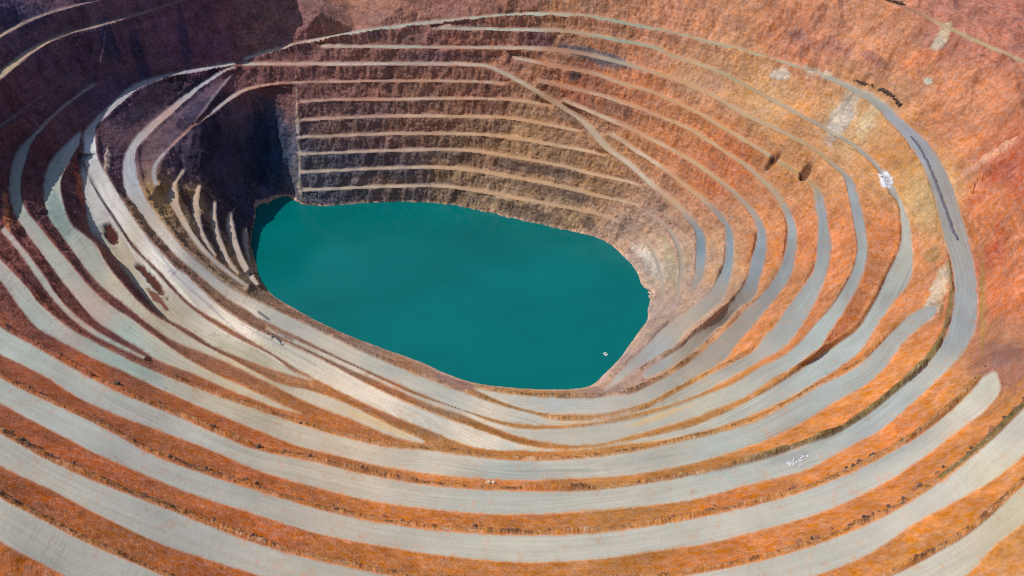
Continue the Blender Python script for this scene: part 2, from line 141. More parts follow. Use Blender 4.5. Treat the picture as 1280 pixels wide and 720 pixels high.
# outcrops and stains, plus shade painted on the left walls and along the main road berm: x, y, half length, half width, turn (deg), r, g, b, strength, 0 rock / 1 floor / 2 both
STAINS_SHADE = [(150,285,50,2,62,225,222,218,.7,1),(215,352,60,2.2,48,228,222,212,.7,1),(250,372,60,2,42,150,150,156,.6,1),(200,318,40,2,52,150,152,160,.6,1),(310,428,60,2.4,32,232,224,212,.6,1),(350,432,70,1.6,29,150,146,142,.5,1),(300,440,44,9,30,176,172,152,.7,1),(190,125,52,17,-35,46,34,50,.85,0),(240,115,48,9,-40,42,32,46,.85,0),(255,140,40,12,-35,46,34,48,.8,0),(250,190,40,16,-60,52,42,60,.8,0),(285,270,60,20,62,58,48,62,.8,0),(240,260,34,6,62,58,46,58,.8,0),(262,295,36,7,60,60,50,62,.7,0),(1052,148,34,13,-62,192,178,158,.85,2),(1085,152,26,9,-60,200,172,128,.7,0),(750,72,46,10,16,100,98,102,.85,0),(675,50,20,12,10,118,82,86,.6,0),(718,95,7,6,0,95,82,84,.8,0),(785,140,6,9,10,110,72,62,.8,0),(768,135,14,9,10,150,110,90,.6,0),  # darkest purple rows: dark rock plus slope shade put into the colour
 (1177,46,20,8,-60,206,186,150,.85,0),(1160,101,6,5,0,186,186,160,.9,0),(1255,458,42,30,0,148,98,84,.7,0),(1107,225,11,8,60,214,218,232,1,2),(1172,365,34,10,-70,196,178,150,.8,0),(1165,318,12,10,0,150,118,66,.7,0),
 (138,291,15,8,55,84,46,42,1,2),(189,349,30,5,47,95,56,48,1,2),(195,372,20,4,45,120,70,55,.9,2),(135,200,16,4,95,190,160,140,1,0),(101,235,26,5,80,170,80,48,.8,0),(968,198,15,4,-52,104,66,44,.9,2),(1008,213,13,5,-58,100,62,42,.9,2),  # slot rows darken the collapsed gullies
 (7,262,26,4,85,196,108,58,.8,0),(74,270,34,9,70,134,152,152,.8,1),(150,445,70,10,32,160,180,172,.5,1),(335,185,62,24,85,40,60,84,.8,0),(290,210,40,40,0,50,46,74,.5,0),(240,130,20,30,0,70,60,84,.5,0),(135,50,30,10,70,48,52,84,.7,0),(175,70,36,8,75,52,50,84,.7,0),(230,50,40,7,80,66,54,84,.6,0),(248,60,40,8,80,128,76,84,.5,0),(30,20,40,16,0,50,50,84,.6,0),(105,50,14,40,0,72,50,70,.5,0),  # navy rows paint the shade of the upper left walls and dark corner
 (560,72,60,6,0,110,84,88,.6,0),(470,45,10,6,0,100,76,78,.6,0),(790,312,6,6,0,120,96,80,.6,0),(828,260,8,5,-40,96,80,66,.7,0),(435,205,60,18,0,92,92,100,.5,0),(420,238,56,10,0,88,90,98,.6,0),(1020,95,24,8,10,205,188,160,.6,0),(975,95,12,7,0,205,200,185,.7,0),(1045,60,20,10,20,176,112,92,.6,0),(1090,80,22,7,30,150,92,80,.6,0),(995,40,14,7,0,160,108,92,.6,0),
 (815,330,24,9,60,186,176,158,.7,0),(838,330,30,6,78,150,140,118,.7,0),(800,315,16,6,40,196,182,165,.6,0),(630,205,90,8,8,108,84,74,.5,0),(690,215,50,6,10,98,78,72,.6,0),(700,240,50,7,12,104,84,76,.6,0),(660,266,30,8,12,110,90,80,.6,0),(735,278,10,9,0,92,76,72,.7,0),(1150,75,30,10,-20,212,120,62,.6,0),(1238,195,52,4,-36,218,156,118,.8,0),(1262,208,30,8,-36,176,84,62,.6,0),(1250,300,8,30,0,186,74,44,.4,0),(1220,250,16,7,-30,176,78,48,.5,0),(1235,320,10,22,30,178,72,44,.5,0),
 (1205,400,6,50,0,0,0,0,0,0),(1228,380,4,60,0,168,128,62,.7,0),(1130,480,62,5,-46,128,112,52,.8,0),(1060,535,50,4,-30,120,108,50,.7,0),(345,412,26,3,33,96,96,104,.8,1),(330,395,10,2,35,80,82,92,.8,1),(700,588,60,2,0,156,164,158,.6,1),(570,478,40,5,20,150,110,105,.5,0),(800,575,60,3,-8,150,160,158,.4,1),(40,640,60,3,30,212,210,200,.6,1),(825,520,42,4,-19,206,180,142,.8,1),(720,529,30,3,0,214,190,155,.7,1),(790,556,60,3,-8,204,182,140,.7,1),(670,560,30,3,5,220,200,170,.6,1),(480,532,50,5,22,220,190,140,.6,1),(373,180,76,1.8,88,190,172,155,.7,0),(366,235,22,1.5,100,110,110,125,.5,0),(110,615,70,2.5,28,196,200,196,.4,1),(985,572,30,5,-15,150,156,156,.6,1)]  # olive rows paint the berm's shadow line along the main road
# ------------------------------------------------------------------ viewpoint (metres)
EYE = np.array([0.0, 0.0, 320.0]); PITCH = math.radians(39.0); FOC = 989.0; PW, PH = 1280.0, 720.0
cP, sP = math.cos(PITCH), math.sin(PITCH)
def world(x, y, z):
    """point of the site seen at image pixel (x, y) that lies at level z"""
    x = np.asarray(x, float); y = np.asarray(y, float); z = np.asarray(z, float)
    a = (x-PW/2)/FOC; b = -(y-PH/2)/FOC
    dx = a; dy = cP + b*sP; dz = -sP + b*cP
    dz = np.minimum(dz, -0.03)
    t = (z-EYE[2])/dz
    return np.stack([dx*t+EYE[0], dy*t+EYE[1], z+0*t], -1)
def image_xy(p):
    p = np.asarray(p, float); q = p-EYE
    f = q[..., 1]*cP - q[..., 2]*sP; r = q[..., 0]; u = q[..., 1]*sP + q[..., 2]*cP
    return r/f*FOC+PW/2, PH/2-u/f*FOC
PIT = world(580, 370, 0)
# ------------------------------------------------------------------ noise
PERM = RNG.permutation(65536).astype(np.int64); RVAL = RNG.random(65536)*2-1
def vnoise(p):
    i = np.floor(p).astype(np.int64); f = p-i; f = f*f*f*(f*(f*6-15)+10)
    out = 0
    for a in (0, 1):
        wx = f[..., 0] if a else 1-f[..., 0]
        ha = PERM[(i[..., 0]+a) & 65535]
        for b in (0, 1):
            wy = f[..., 1] if b else 1-f[..., 1]
            hb = PERM[(ha+i[..., 1]+b) & 65535]
            for c in (0, 1):
                wz = f[..., 2] if c else 1-f[..., 2]
                out = out+RVAL[(PERM[(hb+i[..., 2]+c) & 65535])]*wx*wy*wz
    return out
def fbm(p, sc, octs=4, gain=0.5):
    s = 0; a = 1; n = 0; q = p*np.asarray(sc)
    for k in range(octs):
        s = s+a*vnoise(q+17.3*k); n += a; a *= gain; q = q*2.03
    return s/n
def s2l(c):
    c = np.asarray(c, float)/255.0
    return np.where(c <= 0.04045, c/12.92, ((c+0.055)/1.055)**2.4)
# ------------------------------------------------------------------ strips -> triangulated image points
def crom(P, dens=5.0):
    P = np.asarray(P, float); n = len(P); out = [P[0]]
    for i in range(n-1):
        p0 = P[i-1] if i > 0 else 2*P[0]-P[1]; p1 = P[i]; p2 = P[i+1]; p3 = P[i+2] if i+2 < n else 2*P[-1]-P[-2]
        def kt(a, b): return max(np.linalg.norm((b-a)[:2]), 1e-3)**0.5
        t0 = 0; t1 = t0+kt(p0, p1); t2 = t1+kt(p1, p2); t3 = t2+kt(p2, p3)
        L = np.linalg.norm((p2-p1)[:2]); k = max(2, int(L/dens))
        for s in range(1, k+1):
            t = t1+(t2-t1)*s/k
            A1 = (t1-t)/(t1-t0)*p0+(t-t0)/(t1-t0)*p1; A2 = (t2-t)/(t2-t1)*p1+(t-t1)/(t2-t1)*p2; A3 = (t3-t)/(t3-t2)*p2+(t-t2)/(t3-t2)*p3
            B1 = (t2-t)/(t2-t0)*A1+(t-t0)/(t2-t0)*A2; B2 = (t3-t)/(t3-t1)*A2+(t-t1)/(t3-t1)*A3
            out.append((t2-t)/(t2-t1)*B1+(t-t1)/(t2-t1)*B2)
    return np.array(out)
verts, vz, vu, vv, edges, quads, vown, vnrm = [], [], [], [], [], [], [], []
def addv(x, y, z, u=0, v=0, own=-1, nrm=(0, 0)):
    vown.append(own); vnrm.append(nrm); verts.append((float(x), float(y))); vz.append(float(z)); vu.append(float(u)); vv.append(float(v)); return len(verts)-1
SINFO = []
for si, (name, kind, mode, bermh, st) in enumerate(STRIPS):
    if mode == E:
        R = crom([(a[0], a[1], a[2], a[3], a[4]) for a in st]); D = R[:, :2]-R[:, 2:4]; L_ = np.linalg.norm(D, axis=1)[:, None]
        ex = (np.clip((6.5-L_)*0.3, 0, 1.0)+0.5*(R[:, 0:1] > 660)*(R[:, 1:2] < 230)*(L_ < 6))*(R[:, 1:2] < 300)*(L_ > 2.2); R[:, :2] += D/L_*ex; R[:, 2:4] -= D/L_*ex
        Wo = world(R[:, 0], R[:, 1], R[:, 4]); Wi = world(R[:, 2], R[:, 3], R[:, 4])
    else:
        R = crom(st); Cw = world(R[:, 0], R[:, 1], R[:, 2])
        T = np.gradient(Cw, axis=0); N = np.stack([-T[:, 1], T[:, 0], 0*T[:, 0]], -1); N /= np.linalg.norm(N, axis=1)[:, None]
        sg = np.sign(((PIT-Cw)*N).sum(1)); sg = np.sign(sg.sum()) or 1.0
        w = np.maximum(R[:, 3], 0.3)[:, None]*1.2
        Wi = Cw+N*sg*w/2; Wo = Cw-N*sg*w/2
    lenu = np.concatenate([[0], np.cumsum(np.linalg.norm(np.diff((Wo+Wi)/2, axis=0), axis=1))])
    wid = np.linalg.norm(Wo-Wi, axis=1)
    xo, yo = image_xy(Wo); xi, yi = image_xy(Wi); prev = None
    NN = (Wo-Wi)[:, :2]; NN = NN/np.maximum(np.linalg.norm(NN, axis=1), 1e-6)[:, None]
    for k in range(len(R)):
        a = addv(xo[k], yo[k], Wo[k, 2], lenu[k], wid[k], si, tuple(NN[k])); b = addv(xi[k], yi[k], Wi[k, 2], lenu[k], 0, si, tuple(NN[k]))
        if prev:
            edges.append((prev[0], a)); edges.append((prev[1], b))
            quads.append((prev[0], prev[1], b, a, si))
        else: edges.append((a, b))
        prev = (a, b)
    edges.append(prev)
    SINFO.append(dict(name=name, kind=kind, berm=bermh, first=prev[0]-2*(len(R)-1), n=len(R)))
SH = crom([(a, b, 0) for a, b in SHORE]+[(SHORE[0][0], SHORE[0][1], 0)], 4.0)[:-1]
SHW = world(SH[:, 0], SH[:, 1], 0)
ids = [addv(a[0], a[1], 0) for a in SH]; edges += [(ids[i], ids[(i+1) % len(ids)]) for i in range(len(ids))]
cx, cy = SH[:, :2].mean(0)
i2 = [addv(cx+(a[0]-cx)*.9, cy+(a[1]-cy)*.88, -5) for a in SH[::3]]; addv(cx, cy, -10)
for l in CREASES:
    q = [addv(*a) for a in l]; edges += [(q[i], q[i+1]) for i in range(len(q)-1)]
for a in SPOTS: addv(*a)
ov, oe, of, orv, ore, orf = delaunay_2d_cdt([Vector(v) for v in verts], edges, [], 0, 1e-4, True)
TV = np.array([(v[0], v[1]) for v in ov]); nT = len(TV)
Z = np.zeros(nT); U = np.zeros(nT); V = np.zeros(nT); bad = []
for i, o in enumerate(orv):
    if o: Z[i] = np.mean([vz[k] for k in o]); U[i] = vu[o[0]]; V[i] = vv[o[0]]
    else: bad.append(i)
if bad:
    nb = {i: set() for i in bad}
    for f in of:
        for a in f:
            if a in nb: nb[a].update(b for b in f if b not in nb)
    for i in bad:
        l = list(nb[i]) or [0]; d = 1/(0.5+np.hypot(*(TV[l]-TV[i]).T))
        Z[i] = (Z[l]*d).sum()/d.sum(); U[i] = U[l].mean(); V[i] = V[l].mean()
# ------------------------------------------------------------------ settle the levels so that every face between benches gets a natural angle
vz0 = np.array(vz); vx = np.array(verts); own = np.array(vown); vn = np.array(vnrm)
orig = [o[0] if o else -1 for o in orv]
ce = set()
for f in of:
    for k in range(3):
        a, b2 = orig[f[k]], orig[f[(k+1) % 3]]
        if a >= 0 and b2 >= 0 and a != b2: ce.add((min(a, b2), max(a, b2)))
ce = np.array(sorted(ce)); ea, eb = ce[:, 0], ce[:, 1]
swap = vz0[ea] > vz0[eb]; lo = np.where(swap, eb, ea); hi = np.where(swap, ea, eb)      # lo -> hi is outward
dz0 = vz0[hi]-vz0[lo]
shore = (own < 0) & (np.abs(vz0) < 1e-6)
cross = ((own[lo] >= 0) | shore[lo]) & (own[hi] >= 0) & (own[lo] != own[hi]) & (dz0 > 1.2)
soft = ~cross & ((own[lo] < 0) | (own[hi] < 0)) & (vz0[lo] > 0.5)
cl, ch, cd0 = lo[cross], hi[cross], dz0[cross]
sl, sh_ = lo[soft], hi[soft]
z = vz0.copy()
chain = [(s['first']+2*k, s['first']+2*k+2) for s in SINFO for k in range(s['n']-1)]; ch_a = np.array([c[0] for c in chain]); ch_b = np.array([c[1] for c in chain])
outer = np.array([s['first']+2*k for s in SINFO for k in range(s['n'])])
rep = np.arange(len(vz0)); rep[outer+1] = outer          # both edges of a strip share a level
pin = (own < 0) & (vz0 < 0.5)
for it in range(4):
    zm = (z[cl]+z[ch])/2
    Pa = world(vx[cl, 0], vx[cl, 1], zm); Pb = world(vx[ch, 0], vx[ch, 1], zm)
    n = vn[cl]+vn[ch]; n /= np.maximum(np.linalg.norm(n, axis=1), 1e-6)[:, None]
    h0 = ((Pb-Pa)[:, :2]*n).sum(1)
    vd = (Pa+Pb)/2-EYE; hd = np.linalg.norm(vd[:, :2], axis=1); cota = hd/-vd[:, 2]; ct = (vd[:, :2]/hd[:, None]*n).sum(1)
    cphi = np.where(ct > 0, 1.0-0.40*ct, 1.0-0.30*ct)
    den = cphi+ct*cota
    tgt = np.clip(h0/np.maximum(den, 0.15), 0.35*cd0, 1.5*cd0)
    wt = np.where(ct < -0.3, 0.25, 1.0)*np.where(np.hypot(*(Pb-Pa)[:, :2].T) > 40, 0.1, 1.0)
    d = np.zeros(len(z)); zt = vz0.copy()
    def A(x):
        r = x[rep]; y = 0.02*r*1.0; y[pin] += 1e3*r[pin]
        t = wt*(r[ch]-r[cl]); np.add.at(y, ch, t); np.add.at(y, cl, -t)
        t = 60.0*(r[ch_b]-r[ch_a]); np.add.at(y, ch_b, t); np.add.at(y, ch_a, -t)
        t = 0.3*(r[sh_]-r[sl]); np.add.at(y, sh_, t); np.add.at(y, sl, -t)
        o = np.zeros_like(y); np.add.at(o, rep, y); return o
    b2 = np.zeros(len(z)); t = wt*(tgt-cd0); np.add.at(b2, ch, t); np.add.at(b2, cl, -t)
    o = np.zeros_like(b2); np.add.at(o, rep, b2); b2 = o
    x = np.zeros(len(z)); r = b2-A(x); p = r.copy(); rs = r@r
    for k in range(900):
        Ap = A(p); al = rs/max(p@Ap, 1e-12); x += al*p; r -= al*Ap; rn = r@r
        if rn < 1e-6: break
        p = r+rn/rs*p; rs = rn
    z = vz0+x[rep]
vz = list(z)
for i, o in enumerate(orv):
    if o: Z[i] = np.mean([vz[k] for k in o])
for i in bad:
    l = list(nb[i]) or [0]; d = 1/(0.5+np.hypot(*(TV[l]-TV[i]).T)); Z[i] = (Z[l]*d).sum()/d.sum()
for s in SINFO:
    k = s['first']+2*np.arange(s['n']); s['Wo'] = world(vx[k, 0], vx[k, 1], z[k]); s['Wi'] = world(vx[k+1, 0], vx[k+1, 1], z[k+1])
# ------------------------------------------------------------------ dense ground sheet
def axis(lo, a, b, hi, st, big):
    m = np.arange(a, b+1e-6, st); l = []; x = a; s = st
    while x > lo: s = min(s*1.15, big); x -= s; l.append(x)
    r = []; x = m[-1]; s = st
    while x < hi: s = min(s*1.15, big); x += s; r.append(x)
    return np.concatenate([np.array(l[::-1]), m, np.array(r)])
STEP = 1.25
GX = axis(-480, -24, 1304, 1760, STEP, 14); GY = axis(-315, -12, 736, 985, STEP, 10)
nx, ny = len(GX), len(GY)
gz = np.full((ny, nx), np.nan); gid = np.full((ny, nx), -1, int); gu = np.zeros((ny, nx)); gv = np.zeros((ny, nx))
def raster(A, B, Cc, tgt, vals):
    x0, x1 = min(A[0], B[0], Cc[0]), max(A[0], B[0], Cc[0]); y0, y1 = min(A[1], B[1], Cc[1]), max(A[1], B[1], Cc[1])
    ia, ib = np.searchsorted(GX, x0-1e-6), np.searchsorted(GX, x1+1e-6); ja, jb = np.searchsorted(GY, y0-1e-6), np.searchsorted(GY, y1+1e-6)
    det = (B[1]-Cc[1])*(A[0]-Cc[0])+(Cc[0]-B[0])*(A[1]-Cc[1])
    if ia >= ib or ja >= jb or abs(det) < 1e-9: return
    X, Y = GX[None, ia:ib], GY[ja:jb, None]
    l0 = ((B[1]-Cc[1])*(X-Cc[0])+(Cc[0]-B[0])*(Y-Cc[1]))/det; l1 = ((Cc[1]-A[1])*(X-Cc[0])+(A[0]-Cc[0])*(Y-Cc[1]))/det; l2 = 1-l0-l1
    m = (l0 > -1e-5) & (l1 > -1e-5) & (l2 > -1e-5)
    s = (slice(ja, jb), slice(ia, ib))
    for t, v in zip(tgt, vals): t[s] = np.where(m, l0*v[0]+l1*v[1]+l2*v[2], t[s])
for f in of: raster(TV[f[0]], TV[f[1]], TV[f[2]], (gz,), ((Z[f[0]], Z[f[1]], Z[f[2]]),))
fid = np.full((ny, nx), -1.0)
for a, b2, c, d, si in quads:
    for t in ((a, b2, c), (a, c, d)):
        raster(vx[t[0]], vx[t[1]], vx[t[2]], (gu, gv, fid), ([vu[i] for i in t], [vv[i] for i in t], (si, si, si)))
gid = np.round(fid).astype(int)
gz = np.where(np.isnan(gz), 150.0, gz)
GXX, GYY = np.meshgrid(GX, GY)
def blur(a, n=1):
    for _ in range(n):
        p = np.pad(a, 1, mode='edge')
        a = (p[1:-1, 1:-1]*4+p[:-2, 1:-1]*2+p[2:, 1:-1]*2+p[1:-1, :-2]*2+p[1:-1, 2:]*2+p[:-2, :-2]+p[2:, 2:]+p[:-2, 2:]+p[2:, :-2])/16
    return a
# ------------------------------------------------------------------ relief
P = world(GXX, GYY, gz)
floor_w = blur((gid >= 0).astype(float), 1)
rock_w = 1-floor_w
def normals(P):
    dx = np.gradient(P, axis=1); dy = np.gradient(P, axis=0); n = np.cross(dy, dx); n /= np.maximum(np.linalg.norm(n, axis=-1), 1e-9)[..., None]
    return n*np.sign(n[..., 2:3]+1e-9)
N0 = normals(P); steep = np.clip((1-N0[..., 2])/0.25, 0, 1)
# safety berms: windrows of rubble on the pit side of the benches
pts, hts, own_s = [], [], []
for s in SINFO:
    Wi, Wo = s['Wi'], s['Wo']; d = (Wi-Wo)[:, :2]; L = np.linalg.norm(d, axis=1); d = d/np.maximum(L, 1e-6)[:, None]
    seg = np.linalg.norm(np.diff(Wi, axis=0), axis=1); n = len(Wi)
    for k in range(n-1):
        m = max(1, int(seg[k]/0.8))
        for j in range(m):
            t = j/m; q = Wi[k]*(1-t)+Wi[k+1]*t; dd = d[k]*(1-t)+d[k+1]*t
            h = s['berm']*min(1, L[k]/4.0)*min(1, (k+1)/6, (n-1-k)/6)
            g_ = min(1.0, max(0.0, (500-q[1])/90))*(s['berm'] > 1.25); off = 0.8+1.5*g_      # wider tipped windrows on the south benches
            pts.append((q[0]+dd[0]*off, q[1]+dd[1]*off, q[2])); hts.append(h*(1+.35*g_)); own_s.append((s['name'] in ('main', 'level_two'), 1.5+.7*g_))
kd = kdtree.KDTree(len(pts))
for i, p in enumerate(pts): kd.insert(p, i)
kd.balance()
edge = blur((gid >= 0).astype(float), 6); near = (edge > 0.002) & (edge < 0.998) & (GXX > -60) & (GXX < 1340) & (GYY > -30) & (GYY < 760)
berm = np.zeros(P.shape[:2]); bw = np.zeros(P.shape[:2]); bmain = np.zeros(P.shape[:2]); jj, ii = np.nonzero(near)
for j, i in zip(jj.tolist(), ii.tolist()):
    co, idx, dist = kd.find(P[j, i])
    dist = math.hypot(co[0]-P[j, i, 0], co[1]-P[j, i, 1])
    if dist < own_s[idx][1]:
        k = 1-(dist/own_s[idx][1])**2; berm[j, i] = hts[idx]*k; bmain[j, i] = own_s[idx][0]; bw[j, i] = min(1, k*1.6)*min(1, hts[idx]/0.8)
nA = fbm(P, (0.9, 0.9, 0.9), 4, 0.6); nB = fbm(P+90, (0.16, 0.16, 0.05), 4); nC = fbm(P+40, (0.33, 0.33, 0.09), 4, 0.6)
nD = fbm(P+11, (0.035, 0.035, 0.035), 3)
nD2 = fbm(P+61, (0.07,)*3, 2)
soil = np.clip((world(GXX, GYY, 0*GYY)[..., 1]-330)/140, 0, 1); soil = 0.22+0.78*soil*np.clip(soil, 0.5, 1); soil = soil*(1-0.35*np.clip((GXX-760)/200, 0, 1))   # loose tipped soil on the south side, cut rock on the north
amp = rock_w*np.clip(0.25+0.75*steep, 0, 1)*soil*np.clip(1.15-1.6*blur(floor_w, 4), 0.2, 1)
P = P+N0*(amp*(nC*1.0*steep+nB*1.9*steep*(1-0.6*np.clip((GXX-640)/120, 0, 1))+nA*0.85))[..., None]
P[..., 2] += berm*np.clip(0.85+1.5*nD2+0.4*nC, 0.4, 1.3)*(1+.25*nA)+bw*nA*0.22+floor_w*(nD*0.35+nA*0.05)
og = np.clip(np.maximum((GXX-650)/200*np.clip((95-GYY+(GXX-900)*0.25)/50, 0, 1), (GXX-1205)/60), 0, 1)*np.clip((440-GYY)/60, 0, 1)*(1-blur(floor_w, 8))
P[..., 2] += og*(fbm(P+5, (0.02,)*3, 4)*7+nB*2.2)
def band(x, y, hl, hw, deg, warp=0.35):
    a = math.radians(deg); X = GXX-x; Y = GYY-y; u = (X*math.cos(a)+Y*math.sin(a))/hl; v = (-X*math.sin(a)+Y*math.cos(a))/hw
    return np.clip((1.15-np.hypot(u, v)+warp*1.4*nC+warp*nA)/0.35, 0, 1)
# collapsed gullies and bare outcrops
for x, y, hl, hw, dg, dz in [(968,198,15,4,-52,-3.5),(1008,213,13,5,-58,-3.5),(189,349,30,5,47,-2.0),(138,291,15,8,55,-2.2),(135,200,16,4,95,1.5),(1252,212,44,9,-36,-5.0),(1240,192,46,5,-36,2.5)]:
    if hl > 1: P[..., 2] += dz*blur(band(x, y, hl, hw, dg), 1)
def ground(x, y):
    i = int(np.argmin(np.abs(GX-x))); j = int(np.argmin(np.abs(GY-y))); return P[j, i].copy()
# ------------------------------------------------------------------ colour of rock and floor, some shade painted in
def idw(tab, pw=2.4):
    T = np.array(tab, float); c = s2l(T[:, 2:5]); cs = GX[::6], GY[::6]
    X, Y = np.meshgrid(*cs); num = 0; den = 0
    for t, cc in zip(T, c):
        w = 1/(((X-t[0])**2+(Y-t[1])**2)+60)**(pw/2*1.5); num = num+w[..., None]*cc; den = den+w
    R = num/den[..., None]; out = np.empty(GXX.shape+(3,))
    for k in range(3):
        tmp = np.stack([np.interp(GX, cs[0], r) for r in R[..., k]]); out[..., k] = np.stack([np.interp(GY, cs[1], tmp[:, q]) for q in range(nx)], 1)
    return out
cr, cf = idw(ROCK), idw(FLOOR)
lum = cr.mean(-1, keepdims=True); k_ = np.clip((lum-0.12)/0.11, 0, 1); sat = (cr[..., 0:1]-cr[..., 2:3])/cr[..., 0:1]; sa = np.clip((sat-0.6)/0.25, 0, 1)
cr = cr*(1+k_*(np.array([-0.04, 0.03, -0.09])+sa*np.array([-0.06, 0.01, -0.04]))); cr = cr*(1+(1-k_)*np.array([0.14, 0.22, 0.36]))
so = np.clip((GYY[..., None]-400)/100, 0, 1)*k_; cr = cr*(1+so*sa*np.array([0.24, 0.20, -0.42]))
for x, y, hl, hw, dg, r_, g_, b_, st, which in STAINS_SHADE:
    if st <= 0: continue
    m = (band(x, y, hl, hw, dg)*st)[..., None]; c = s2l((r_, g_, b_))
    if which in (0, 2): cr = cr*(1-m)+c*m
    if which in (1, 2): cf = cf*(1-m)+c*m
tide = np.clip(1-(P[..., 2]-0.9)/0.6, 0, 1)[..., None]*0.75; cr = cr*(1-tide)+s2l((200, 160, 132))*tide
# iron staining: rust / ochre / grey-violet veins through the rock
ve = np.clip(fbm(P+200, (0.05, 0.05, 0.10), 4)*2.2, -1, 1)[..., None]
cr = cr*(1+ve*np.array([0.10, 0.04, -0.10])); ve2 = np.clip(fbm(P+300, (0.11, 0.11, 0.05), 4, .6)*2.4, -1, 1)[..., None]; cr = cr*(1+0.15*ve2)
bc = s2l((186, 128, 62)); bm = (bw*np.clip((GYY-440)/80, 0, 1)*0.5)[..., None]; cr = cr*(1-bm)+bc*bm
berm_shade = (bw*np.clip((GXX-880)/80, 0, 1)*(GYY > 330)*(GYY < 600)*(0.25+0.6*bmain))[..., None]*(np.abs(P[..., 0:1]) > 0); cr = cr*(1-berm_shade)+s2l((120, 108, 62))*berm_shade  # olive band stands in for the shadow line of the right-hand berms
south = np.clip((GYY-400)/60, 0, 1); rub = fbm(P+700, (0.5,)*3, 4, .75)+0.5*fbm(P+720, (0.08,)*3, 2); crest = np.clip((berm-0.45*berm.max()*0.5)/0.6, 0, 1)*south
dk = (np.clip((rub-0.12)*5, 0, 1)*crest*.8)[..., None]; cr = cr*(1-dk)+s2l((86, 60, 44))*dk
pl = (np.clip((-rub-0.38)*6, 0, 1)*crest*.6)[..., None]; cr = cr*(1-pl)+s2l((214, 184, 150))*pl
fw = np.clip(floor_w-0.75*bw, 0, 1)[..., None]
lmi = [i for i, s in enumerate(SINFO) if s['name'] == 'low_main'][0]; lm = blur(((gid == lmi) & (GXX < 720) & (GYY > 170)).astype(float), 1)[..., None]
cf = cf*np.array([.90, .865, .79])*(1+.17*lm)
spill = np.clip((0.93-blur(floor_w, 3))*2.6+0.9*nC+0.5*nA, 0, 1)[..., None]*0.6; cf = cf*(1-spill)+cr*spill
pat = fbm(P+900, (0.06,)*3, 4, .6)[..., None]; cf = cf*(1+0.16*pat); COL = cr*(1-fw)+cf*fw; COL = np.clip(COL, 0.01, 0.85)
# ------------------------------------------------------------------ helpers for scene objects
SC = bpy.context.scene; COLL = SC.collection
def tag(o, label=None, cat=None, group=None, kind=None):
    if label: o['label'] = label
    if cat: o['category'] = cat
    if group: o['group'] = group
    if kind: o['kind'] = kind
    return o
def mesh_obj(name, V, F, mat, parent=None, smooth=False):
    me = bpy.data.meshes.new(name); me.from_pydata([tuple(map(float, v)) for v in V], [], F); me.update()
    me.polygons.foreach_set('use_smooth', [smooth]*len(F)); o = bpy.data.objects.new(name, me); COLL.objects.link(o); me.materials.append(mat)
    if parent: o.parent = parent
    return o
def nodes(name):
    m = bpy.data.materials.new(name); m.use_nodes = True; t = m.node_tree; t.nodes.clear()
    o = t.nodes.new('ShaderNodeOutputMaterial'); b = t.nodes.new('ShaderNodeBsdfPrincipled'); t.links.new(b.outputs[0], o.inputs[0]); return m, t, b
class G:
    def __init__(s, t): s.t = t
    def n(s, ty, **k):
        q = s.t.nodes.new(ty)
        for a, v in k.items(): setattr(q, a, v)
        return q
    def put(s, sock, v):
        if hasattr(v, 'is_linked') or hasattr(v, 'links'): s.t.links.new(v, sock)
        else: sock.default_value = v
    def m(s, op, a, b=0.5, c=0.5, clamp=False):
        q = s.n('ShaderNodeMath', operation=op, use_clamp=clamp); s.put(q.inputs[0], a); s.put(q.inputs[1], b); s.put(q.inputs[2], c); return q.outputs[0]
    def noise(s, vec, sc, det=4, rough=.55):
        q = s.n('ShaderNodeTexNoise'); s.put(q.inputs['Vector'], vec); q.inputs['Scale'].default_value = sc; q.inputs['Detail'].default_value = det; q.inputs['Roughness'].default_value = rough; return q.outputs['Fac']
    def vmul(s, v, xyz):
        q = s.n('ShaderNodeVectorMath', operation='MULTIPLY'); s.put(q.inputs[0], v); q.inputs[1].default_value = xyz; return q.outputs[0]
    def scale(s, col, f):
        q = s.n('ShaderNodeVectorMath', operation='SCALE'); s.put(q.inputs[0], col); s.put(q.inputs['Scale'], f); return q.outputs[0]
    def mix(s, f, a, b):
        q = s.n('ShaderNodeMix', data_type='RGBA'); s.put(q.inputs[0], f); s.put(q.inputs[6], a); s.put(q.inputs[7], b); return q.outputs[2]
